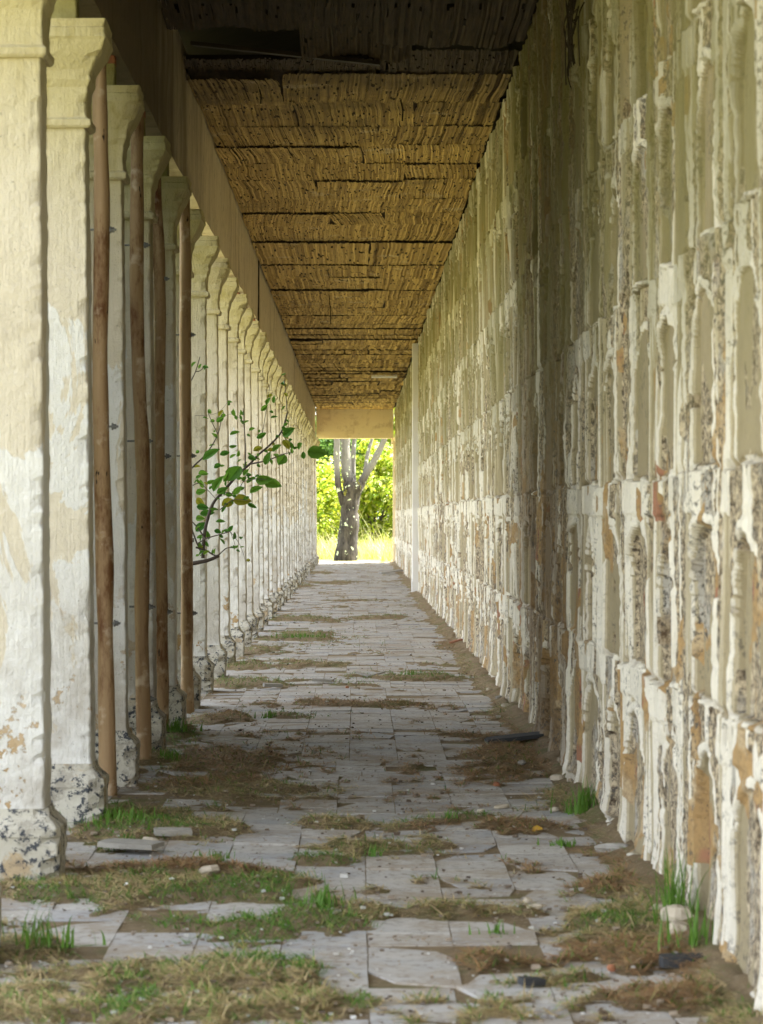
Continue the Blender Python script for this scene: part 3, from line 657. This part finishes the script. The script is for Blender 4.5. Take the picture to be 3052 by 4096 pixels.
for a in (([(825, 380), (815, 250), (805, 175)], .0035, .0015, (.15, .2)), ([(600, 685), (700, 665), (790, 630), (860, 612)], .005, .0025, (.07, -.1)),
  ([(570, 700), (575, 600), (565, 450), (560, 350)], .0045, .002, (.07, .2)), ([(180, 780), (270, 690), (340, 620), (410, 500), (435, 360)], .006, .002, (0, .1)),
  ([(408, 505), (375, 440), (350, 380)], .003, .002, (.05, .1)), ([(275, 1185), (340, 1205), (400, 1235), (460, 1190), (515, 1190)], .006, .0018, (-.05, 0)),
  ([(290, 1160), (345, 1130), (420, 1108), (482, 1090)], .004, .0025, (0, -.1)), ([(482, 1090), (505, 1150), (515, 1190)], .0016, .001, (-.1, -.1)), ([(482, 1090), (540, 1170), (575, 1272)], .0016, .001, (-.1, -.1)),
  ([(200, 260), (265, 150), (300, 40)], .004, .002, (0, 0)), ([(275, 130), (300, 125), (330, 100)], .003, .0015, (0, 0)), ([(665, 560), (680, 470), (700, 350), (725, 180)], .003, .0012, (.1, .2)),
  ([(790, 490), (830, 560), (862, 612)], .0035, .002, (.13, 0)), ([(270, 395), (400, 380), (470, 310)], .0012, .0008, (.1, .1)), ([(420, 420), (480, 385), (540, 410), (570, 450)], .0012, .0008, (.1, .1)),
  ([(200, 850), (290, 800), (345, 840), (400, 900)], .003, .0015, (-.05, 0)), ([(440, 850), (510, 860), (560, 790), (600, 700)], .003, .0015, (0, .1)), ([(420, 960), (500, 900), (590, 905)], .003, .0015, (0, -.1)), ([(230, 1020), (290, 1180), (320, 1230)], .005, .004, (0, 0)), ([(560, 790), (640, 775), (700, 780)], .0025, .001, (0, -.1)), ([(330, 1130), (280, 1060), (230, 1010)], .005, .003, (0, .05))):
    Ws.append(br(*a))
LV = [(945, 610, 1055, 625), (905, 555, 905, 607), (925, 655, 918, 612), (620, 605, 672, 570), (590, 640, 640, 660), (735, 610, 785, 575), (770, 690, 820, 605), (690, 690, 725, 620), (820, 560, 868, 590), (800, 520, 862, 470), (790, 460, 830, 480), (800, 540, 840, 590), (815, 420, 838, 425), (725, 410, 760, 380), (665, 365, 712, 335), (700, 330, 725, 285), (745, 320, 755, 278), (480, 510, 530, 482), (595, 485, 625, 462), (475, 580, 515, 560), (420, 630, 470, 600), (640, 530, 695, 500), (398, 432, 440, 400), (415, 400, 432, 355),
 (320, 660, 405, 595), (290, 745, 350, 720), (385, 710, 425, 670), (470, 790, 535, 665), (430, 935, 505, 890), (500, 905, 600, 905), (585, 925, 635, 950), (395, 1030, 447, 1015), (430, 975, 455, 940), (300, 985, 380, 975), (275, 1090, 340, 1050), (280, 940, 350, 950), (380, 850, 430, 760), (340, 800, 385, 790), (500, 870, 545, 820), (600, 860, 645, 795), (690, 800, 775, 860), (635, 785, 735, 768), (385, 1085, 425, 1095), (350, 1140, 375, 1085), (280, 1130, 330, 1100), (275, 860, 330, 845), (280, 890, 330, 930), (320, 830, 300, 780), (400, 860, 460, 830), (440, 790, 480, 740), (275, 770, 310, 760), (360, 960, 400, 930), (450, 870, 500, 860), (275, 1010, 330, 1020), (275, 1240, 290, 1220), (480, 650, 510, 620), (520, 640, 545, 610), (640, 640, 665, 615), (560, 755, 600, 730), (580, 800, 625, 760), (420, 700, 445, 690), (275, 620, 300, 600)]
lp = []; ld = []; ll = []; lw = []; ln = []
for (x0, y0, x1, y1) in LV:
    d = 20.35+random.uniform(-.12, .12); p0 = at(*cp(x0, y0), d); p1 = at(*cp(x1, y1), d); L_ = (p1-p0).length
    lp.append(p0+inv); dv = p1-p0+Vector((0, random.gauss(0, .3)*L_, 0)); ld.append(dv); ll.append(L_*1.12); lw.append(max(.022, L_*random.uniform(.5, .78))); ln.append((random.gauss(0, .45), -1, random.gauss(.35, .4)))
for W in Ws:
    for q_ in W[2::2]:
        if random.random() < .75:
            lp.append(q_+Vector((random.gauss(0, .012), random.gauss(0, .03), random.gauss(0, .012)))); ld.append(Vector((random.gauss(.3, 1), random.gauss(0, .6), random.gauss(.2, .8)))); L_ = random.uniform(.03, .06); ll.append(L_); lw.append(L_*.6); ln.append((random.gauss(0, .8), -1, random.gauss(.6, .6)))
leafmesh('leaves', np.array([tuple(a) for a in lp]), np.array(ln), np.array(ll), np.array(lw), M['leaf'], SH, np.array([tuple(a) for a in ld]))

# big unseen bushes added outside the columns to shade the middle bays
def bush(name, loc, r, n, leaf, mat, label, cat, seed, grp=None, clumps=40, cr=.45, trunk=.07, wood='twig'):
    e = empty(name, (loc[0], loc[1], 0)); tag(e, label, cat, grp)
    g_ = random.Random(seed); mb = MB()
    for k_ in range(5):
        a = k_*1.26+g_.random(); tip = (math.cos(a)*r[0]*.55, math.sin(a)*r[1]*.55, loc[2]+r[2]*g_.uniform(.1, .6)); mb.tube(spline([(math.cos(a)*.05, math.sin(a)*.05, -.08), (tip[0]*.3, tip[1]*.3, tip[2]*.45), tip], 5), [trunk*(1-.075*i) for i in range(11)], 7, .2)
    mb.build('stem', M[wood], e, True)
    p, nn = crown_pts(n, (0, 0, loc[2]), r, clumps, cr, seed); L_ = leaf*np.random.default_rng(seed).lognormal(0, .3, len(p))
    leafmesh('crown', p, nn, L_, L_*.55, mat, e); return e
bush('shade_bush', (-3.05, 13.4, 2.5), (1.0, 1.8, 2.6), 9500, .17, M['mid'], 'dense green bush added unseen outside the columns to shade the bays by the nearest wooden props', 'bush', 5, 'unseen bushes added outside the columns for shade', 80, .6)
bush('shade_bush', (-3.05, 16.9, 2.5), (1.0, 1.8, 2.6), 9500, .17, M['mid'], 'dense green bush added unseen outside the columns to shade the bays by the farthest wooden prop', 'bush', 6, 'unseen bushes added outside the columns for shade', 80, .6)

# ------------------------------------------------------------------ beyond the far end
def ca(x, y): return (595.4+x*.1966, 866+y*.1966)
TD = 88.0
TR = empty('tree', (at(745, 1200, TD).x, TD, 0)); tag(TR, 'old lichen spotted tree with forked trunk beyond the end of the gallery', 'tree')
ti = Vector((-TR.location.x, -TD, 0))
def limb(pts, wd, name, y0=0, y1=0, n=14, wob=.18):
    W = [at(*ca(x, y), TD)+ti+Vector((0, y0+(y1-y0)*i/(len(pts)-1), 0)) for i, (x, y) in enumerate(pts)]; W = spline(W, 6)
    rr = [w*1.12*.1966*TD/F/2 for w in wd]; m = len(W); R_ = [float(np.interp(i/(m-1)*(len(rr)-1), range(len(rr)), rr)) for i in range(m)]
    mb = MB(); mb.tube(W, R_, n, wob); return mb.build(name, M['bark'], TR, True)
limb([(735, 2180), (765, 1900), (780, 1750), (800, 1550), (820, 1350), (825, 1200), (835, 1080), (860, 960), (865, 900)], [330, 250, 225, 200, 185, 172, 175, 215, 190], 'trunk', n=22)
limb([(745, 1160), (725, 1050), (695, 930), (682, 800), (680, 600), (682, 440), (660, 200), (600, -200)], [50, 60, 62, 62, 64, 66, 58, 40], 'limb', -.1, -.3)
limb([(850, 1000), (810, 880), (785, 760), (778, 600), (775, 440), (790, 150), (820, -250)], [140, 120, 100, 95, 92, 80, 50], 'limb', 0, .1)
limb([(865, 900), (860, 780), (865, 600), (872, 440), (900, 100)], [60, 50, 46, 44, 30], 'limb', .3, .5)
limb([(930, 960), (965, 890), (1050, 740), (1130, 600), (1175, 500), (1215, 400), (1300, 150)], [90, 82, 72, 66, 60, 56, 40], 'limb', 0, -.3)
limb([(975, 880), (992, 780), (1010, 650), (1040, 520), (1065, 440), (1110, 200)], [44, 42, 40, 36, 34, 26], 'limb', .1, .4)
p, nn = crown_pts(5200, (0, .5, 7.2), (3.2, 3.2, 2.1), 40, .8, 77); L_ = .16*rng.lognormal(0, .3, len(p)); leafmesh('crown', p, nn, L_, L_*.55, M['bright'], TR)
for (x, y, s_) in ((800, 1000, 40), (905, 930, 46), (930, 960, 30), (745, 900, 22), (925, 1230, 26), (775, 1030, 30)):
    c_ = at(*ca(x, y), TD-.24)+ti; q_ = s_*.1966*TD/F; mb = MB(); nu_ = 16
    for a_ in range(9):
        for b_ in range(nu_):
            ph = math.pi*a_/8; th = 2*math.pi*b_/nu_; d_ = Vector((math.sin(ph)*math.cos(th), math.sin(ph)*math.sin(th), math.cos(ph))); k_ = 1+.5*mn.noise(d_*2+c_*9)+.3*mn.noise(d_*6+c_*5)
            mb.v.append(tuple(c_+Vector((d_.x*.8, d_.y*.5, d_.z))*q_*.8*k_))
    for a_ in range(8):
        for b_ in range(nu_): mb.f.append((a_*nu_+b_, (a_+1)*nu_+b_, (a_+1)*nu_+(b_+1) % nu_, a_*nu_+(b_+1) % nu_))
    mb.build('moss_clump', M['moss'], TR)
# shrubs in the meadow behind
BG = [('bright_bush', (-1.9, 97, 1.6), (1.5, 1.4, 1.7), 7000, .15, 'bright', 'sunlit yellow green bush left of the far tree', 31),
 ('bright_bush', (.6, 99.5, 1.9), (1.5, 1.3, 2.1), 8000, .15, 'bright', 'tall sunlit yellow green bush directly behind the far tree trunk', 32),
 ('bright_bush', (2.4, 97.5, 1.5), (1.3, 1.3, 1.6), 6500, .15, 'bright', 'sunlit yellow green bush right of the far tree', 33),
 ('leafy_bush', (-.5, 104, 3.2), (2.0, 1.6, 2.6), 7500, .17, 'mid', 'taller green bush seen between the limbs of the far tree', 34),
 ('leafy_bush', (2.6, 105, 3.6), (2.0, 1.8, 2.6), 7500, .17, 'bright', 'tall glowing bush at the upper right of the far opening', 35),
 ('evergreen', (-2.9, 108, 3.6), (1.9, 1.9, 4.0), 8000, .16, 'deep', 'dark evergreen at the upper left of the far opening', 36),
 ('evergreen', (1.0, 113, 4.5), (4.2, 2.2, 4.6), 11000, .22, 'deep', 'wide dark evergreen standing behind all the sunlit bushes', 37),
 ('leafy_bush', (-6.5, 101, 2.5), (2.6, 2, 2.7), 6000, .18, 'mid', 'green bush hidden left of the far opening', 38),
 ('leafy_bush', (6.8, 102, 2.8), (2.6, 2, 3.0), 6000, .18, 'mid', 'green bush hidden right of the far opening', 39)]
for (nm, loc, r, n, lf, mt, lb, sd_) in BG: bush(nm, loc, r, n, lf, M[mt], lb, 'bush' if 'bush' in nm else 'evergreen tree', sd_, 'bushes and trees beyond the gallery', 70, .5)
n = 26000; gx = rng.uniform(-5, 5, n); gy = rng.uniform(YEND+1.5, 103, n); kk = (gy > 89) | (np.abs(gx+.4) > 1.1) & (gy > 85); gx, gy = gx[kk], gy[kk]; n = len(gx)
blades('tall_grass', np.stack([gx, gy, np.full(n, -.06)], -1), .55, .016, 1.25, M['hay'], 'tall straw coloured meadow grass glowing in the sun beyond the gallery', 'grass', .25)

# ------------------------------------------------------------------ stones, slabs, boards, tufts
def rock(px, py, size, asp, mat, label, cat='stone', name='stone', lift=0, grp='loose stones lying on the paving', rz=None):
    x, y = gp(px, py); x = min(x, 1.0); z = float(max(soilz([x], [y])[0], heave(np.array([x]), np.array([y]))[0]+.004))
    V = []; Fq = []; nu, nv = 14, 8; sd_ = random.uniform(0, 99)
    for j in range(nv+1):
        ph = math.pi*j/nv
        for i in range(nu):
            th = 2*math.pi*i/nu; d = Vector((math.sin(ph)*math.cos(th), math.sin(ph)*math.sin(th), math.cos(ph)))
            k_ = 1+.28*mn.noise(d*1.3+Vector((sd_, 0, 0)))+.12*mn.noise(d*4+Vector((sd_, 9, 0))); e = max(abs(d.x), abs(d.y), abs(d.z))**.45
            V.append((d.x*k_/e*size*.5, d.y*k_/e*size*.5*asp[1], d.z*k_/e*size*.5*asp[2]))
    for j in range(nv):
        for i in range(nu): a = j*nu+i; b = j*nu+(i+1) % nu; Fq.append((a, a+nu, b+nu, b))
    me = bpy.data.meshes.new(name); me.from_pydata(V, [], Fq); me.update(); o = link(name, me, mat)
    o.location = (x, y, z+size*.5*asp[2]*.75+lift); o.rotation_euler = (random.gauss(0, .12), random.gauss(0, .12), random.uniform(0, 3) if rz is None else rz)
    return tag(o, label, cat, grp)
ROCKS = [(452, 1893, .085, (1, .8, .38), 'stone', 'biggest flat ochre stone among dry grass at lower left'), (430, 1770, .06, (1, .8, .45), 'greyst', 'pinkish grey stone in the litter beside the second column'),
 (326, 1826, .07, (1, .7, .3), 'stone', 'pale yellow chip near the foot of the second column'), (1143, 1952, .035, (1, .8, .5), 'stone', 'small ochre stone on bare paving at lower right'),
 (1160, 1975, .055, (1, .6, .3), 'stone', 'flat beige flake right of the small ochre stone'), (1200, 1757, .05, (1, .7, .4), 'stone', 'beige chip by the wall near the tall grass tuft'),
 (1330, 1848, .15, (1, .7, .28), 'greyst', 'broad grey plaster lump at the foot of the wall'), (1500, 2020, .11, (1, .8, .6), 'stone', 'rounded rubble stone at the wall foot by the long grass'),
 (1470, 2045, .08, (1, .8, .6), 'stone', 'smaller rubble stone left of the rounded one at the wall foot'), (1040, 1757, .05, (1, .5, .35), 'stone', 'pale plaster flake on the bare middle of the paving'),
 (1085, 1748, .07, (1, .6, .25), 'stone', 'long beige flake right of the pale plaster flake'), (1324, 2106, .025, (1, .8, .8), 'brick', 'tiny reddish brown pebble on the lower right paving'),
 (790, 1508, .03, (1, .8, .6), 'stone', 'small beige stone in the middle of the path past the tuft'), (752, 1492, .028, (1, .8, .6), 'brick', 'small reddish stone left of the middle path stone'),
 (1130, 1660, .05, (1, .7, .5), 'greyst', 'grey rubble piece below the leaning black slab'), (1075, 1700, .04, (1, .8, .5), 'brick', 'reddish rubble piece on dark litter right of centre'),
 (1205, 1690, .07, (1, .7, .5), 'stone', 'beige rubble block in the litter heap by the wall'), (1175, 1540, .08, (1, .7, .4), 'stone', 'rubble lump where the wall meets the shaded floor'),
 (1060, 1500, .06, (1, .8, .6), 'stone', 'beige lump near the wall foot farther back'), (1100, 1515, .05, (1, .8, .6), 'greyst', 'grey lump near the wall foot farther back'),
 (274, 1930, .022, (1, .8, .6), 'white', 'small white crumb in the grass at lower left'), (372, 1920, .02, (1, .8, .6), 'white', 'white crumb right of the other one in the lower left grass'),
 (1425, 1990, .05, (1, .7, .5), 'stone', 'pale plaster piece under the long grass by the wall')]
for (a, b, s_, asp, mt, lb) in ROCKS: rock(a, b, s_, asp, M[mt], lb)
def slabthing(name, px, py, L_, W_, T_, rz, tilt, mat, label, cat, dz=0):
    x, y = gp(px, py); z = float(heave(np.array([x]), np.array([y]))[0]); V = []; mb = MB()
    Mx = Matrix.Translation((x, y, z+.012+T_/2+dz)) @ Matrix.Rotation(rz, 4, 'Z') @ Matrix.Rotation(tilt, 4, 'Y'); k_ = 6
    top = [(-L_/2, -W_/2), (-.1*L_, -W_*.54), (L_/2, -W_*.42), (L_*.47, W_*.1), (L_*.5, W_*.45), (0, W_*.5), (-L_*.46, W_*.4), (-L_*.53, 0)]
    V = [tuple(Mx @ Vector((a, b, s_))) for s_ in (-T_/2, T_/2) for (a, b) in top]; n_ = len(top)
    mb.v = V; mb.f = [tuple(reversed(range(n_))), tuple(range(n_, 2*n_))]+[(k_, (k_+1) % n_, (k_+1) % n_+n_, k_+n_) for k_ in range(n_)]
    return tag(mb.build(name, mat), label, cat)
slabthing('broken_slab', 1115, 1612, .33, .22, .022, .05, -.10, M['slate'], 'black broken slab leaning flat near the wall on dark litter', 'slab', .02)
slabthing('broken_slab', 700, 1480, .16, .1, .02, -.2, .04, M['greyst'], 'grey broken slab lying in grass in the middle of the path', 'slab')
slabthing('bark_piece', 787, 1468, .13, .06, .012, -.5, .22, M['greyst'], 'curled grey piece tilted up on the path, left one of two', 'bark', .01)
slabthing('bark_piece', 818, 1466, .12, .05, .012, .5, -.2, M['greyst'], 'curled grey piece tilted up on the path, right one of two', 'bark', .01)
slabthing('slate_chunk', 1478, 2103, .13, .08, .03, .1, 0, M['slate'], 'dark slate chunk lying by the wall at lower right', 'slate')
slabthing('slate_chunk', 1150, 2140, .07, .05, .02, .4, .1, M['slate'], 'small dark slate chip on the lower middle paving', 'slate')
slabthing('loose_tile', 375, 1815, .15, .11, .025, .1, .03, M['greyst'], 'loose grey tile lying across the grass beside the second column', 'tile')
slabthing('loose_tile', 285, 1845, .22, .16, .02, -.3, .03, M['greyst'], 'tilted loose tile at the foot of the nearest column', 'tile', .01)
slabthing('loose_tile', 590, 1490, .14, .1, .025, .2, .05, M['greyst'], 'loose grey tile lying beside the seventh column', 'tile')
slabthing('fallen_board', 845, 1243, .5, .5, .03, .2, -.12, M['greyst'], 'pale broken board propped at the far wall foot', 'board', .03)
slabthing('terracotta_shard', 990, 1397, .16, .12, .02, .1, -.25, M['rtile'], 'terracotta shard leaning at the wall foot in brown litter', 'shard', .03)
def tuft(px, py, n_, h, label, spread=.05):
    x, y = gp(px, py); x = min(x, .99); z = float(soilz([x], [y])[0]); V = []; Fq = []
    for k_ in range(n_):
        a = random.uniform(0, 6.28); r_ = abs(random.gauss(0, spread)); bx = math.cos(a)*r_; by = math.sin(a)*r_; a2 = random.uniform(0, 6.28); hh = h*random.uniform(.45, 1.1); ln_ = random.uniform(.1, .55); w = random.uniform(.003, .006); b = len(V)
        for j in range(6):
            t = j/5; rad = hh*ln_*t*t; zz_ = hh*(t-.35*ln_*t*t*t); ww = w*(1-t*.92); dx, dy = math.cos(a2), math.sin(a2)
            V += [(bx+dx*rad-dy*ww, by+dy*rad+dx*ww, zz_), (bx+dx*rad+dy*ww, by+dy*rad-dx*ww, zz_)]
        for j in range(5): q_ = b+2*j; Fq.append((q_, q_+1, q_+3, q_+2))
        if b: Fq.append((b-12, b-11, b+1, b))
    o = link('grass_tuft', qmesh('grass_tuft', V, Fq), M['green']); o.location = (x, y, z); return tag(o, label, 'grass tuft', 'green tufts on the paving')
for a in ((1295, 1762, 90, .17, 'bushy green grass tuft at the foot of the wall, mid right', .05), (1490, 2015, 60, .26, 'tall drooping grass tuft at the wall foot, lower right', .04), (1545, 2075, 30, .2, 'thin grass tuft by the wall at the lower right corner', .05), (1215, 1828, 60, .04, 'low green tuft on bare paving before the wall', .04),
  (808, 1850, 24, .06, 'upright green tuft on the near middle paving', .02), (975, 1775, 30, .04, 'small tuft on the bare middle of the paving', .05), (895, 1463, 60, .07, 'green tuft on the path behind the curled grey pieces', .06), (585, 1556, 50, .07, 'green tuft on the shaded floor near the fifth column', .05), (380, 1590, 90, .1, 'green tuft at the foot of the fifth column', .07),
  (365, 1645, 80, .08, 'green tuft at the foot of the fourth column', .06), (250, 1790, 120, .07, 'spreading green tuft at the foot of the second column', .12), (700, 1960, 70, .09, 'bright green tuft in the dry grass of the foreground', .06), (1075, 2020, 30, .06, 'small tuft on bare paving in the right foreground', .04), (100, 2060, 50, .12, 'dark curved tuft at the lower left corner', .07), (470, 1860, 50, .05, 'green tuft behind the big ochre stone', .06), (650, 1384, 120, .06, 'lush green tuft beside the far columns', .2)): tuft(*a)
x, y = gp(1175, 1800); 
leafmesh_o = leafmesh('fallen_leaf', np.array([(0, 0, 0)]), np.array([(.1, -.5, 1.)]), .06, .04, M['leaf_y']); leafmesh_o.location = (x, y, float(soilz([x], [y])[0])+.02); tag(leafmesh_o, 'single yellow fallen leaf on brown litter near the wall', 'leaf')
# wiry dead weed hanging on the wall, top right
mb = MB(); c_ = at(1275, 40, 13.0); c_.x = 1.0; c_.y = 13.0*1.058*F/((1275-VX)*13.0)
for k_ in range(26):
    p0 = c_+Vector((random.gauss(0, .01), random.gauss(0, .05), random.gauss(.1, .07))); mb.tube(spline([p0, p0+Vector((-.03, random.gauss(0, .05), -random.uniform(.02, .15))), p0+Vector((-.02, random.gauss(0, .08), -random.uniform(.1, .32)))], 4), .0035, 4)
tag(mb.build('dead_weed', M['dark']), 'black tangled dead weed hanging from the top of the wall', 'weed')

# ------------------------------------------------------------------ light, sky, camera
w = bpy.data.worlds.new('World'); S.world = w; w.use_nodes = True; nt = w.node_tree
sk = nt.nodes.new('ShaderNodeTexSky'); sk.sky_type = 'NISHITA'; sk.sun_disc = False
to = Vector((.66, .40, 1.0)).normalized()
el = math.asin(to.z); azm = math.atan2(to.x, to.y)
sk.sun_elevation = el; sk.sun_rotation = azm; sk.dust_density = 2.0; sk.ozone_density = .8
hs = nt.nodes.new('ShaderNodeHueSaturation'); hs.inputs['Saturation'].default_value = .3; nt.links.new(sk.outputs[0], hs.inputs['Color']); bg = nt.nodes['Background']; nt.links.new(hs.outputs[0], bg.inputs[0]); bg.inputs[1].default_value = .15
sun = bpy.data.lights.new('sun', 'SUN'); sun.energy = 4.5; sun.angle = R(.5); sun.color = (1, .95, .86); so = bpy.data.objects.new('sun', sun); C.objects.link(so)
so.rotation_euler = (-to).to_track_quat('-Z', 'Y').to_euler(); so.location = (0, 0, 20)
cd = bpy.data.cameras.new('camera'); cam = bpy.data.objects.new('camera', cd); C.objects.link(cam); S.camera = cam
cam.location = (0, 0, EYE); cam.rotation_euler = (R(90), 0, 0)
cd.sensor_fit = 'VERTICAL'; cd.sensor_height = 36; cd.lens = 100; cd.shift_x = 52/2217; cd.shift_y = 9.5/2217; cd.clip_start = .1; cd.clip_end = 900
cd.dof.use_dof = True; cd.dof.focus_distance = 24; cd.dof.aperture_fstop = 9
S.render.resolution_x = 763; S.render.resolution_y = 1024
S.view_settings.view_transform = 'Standard'; S.view_settings.look = 'None'; S.view_settings.exposure = 2.9; S.view_settings.gamma = 1
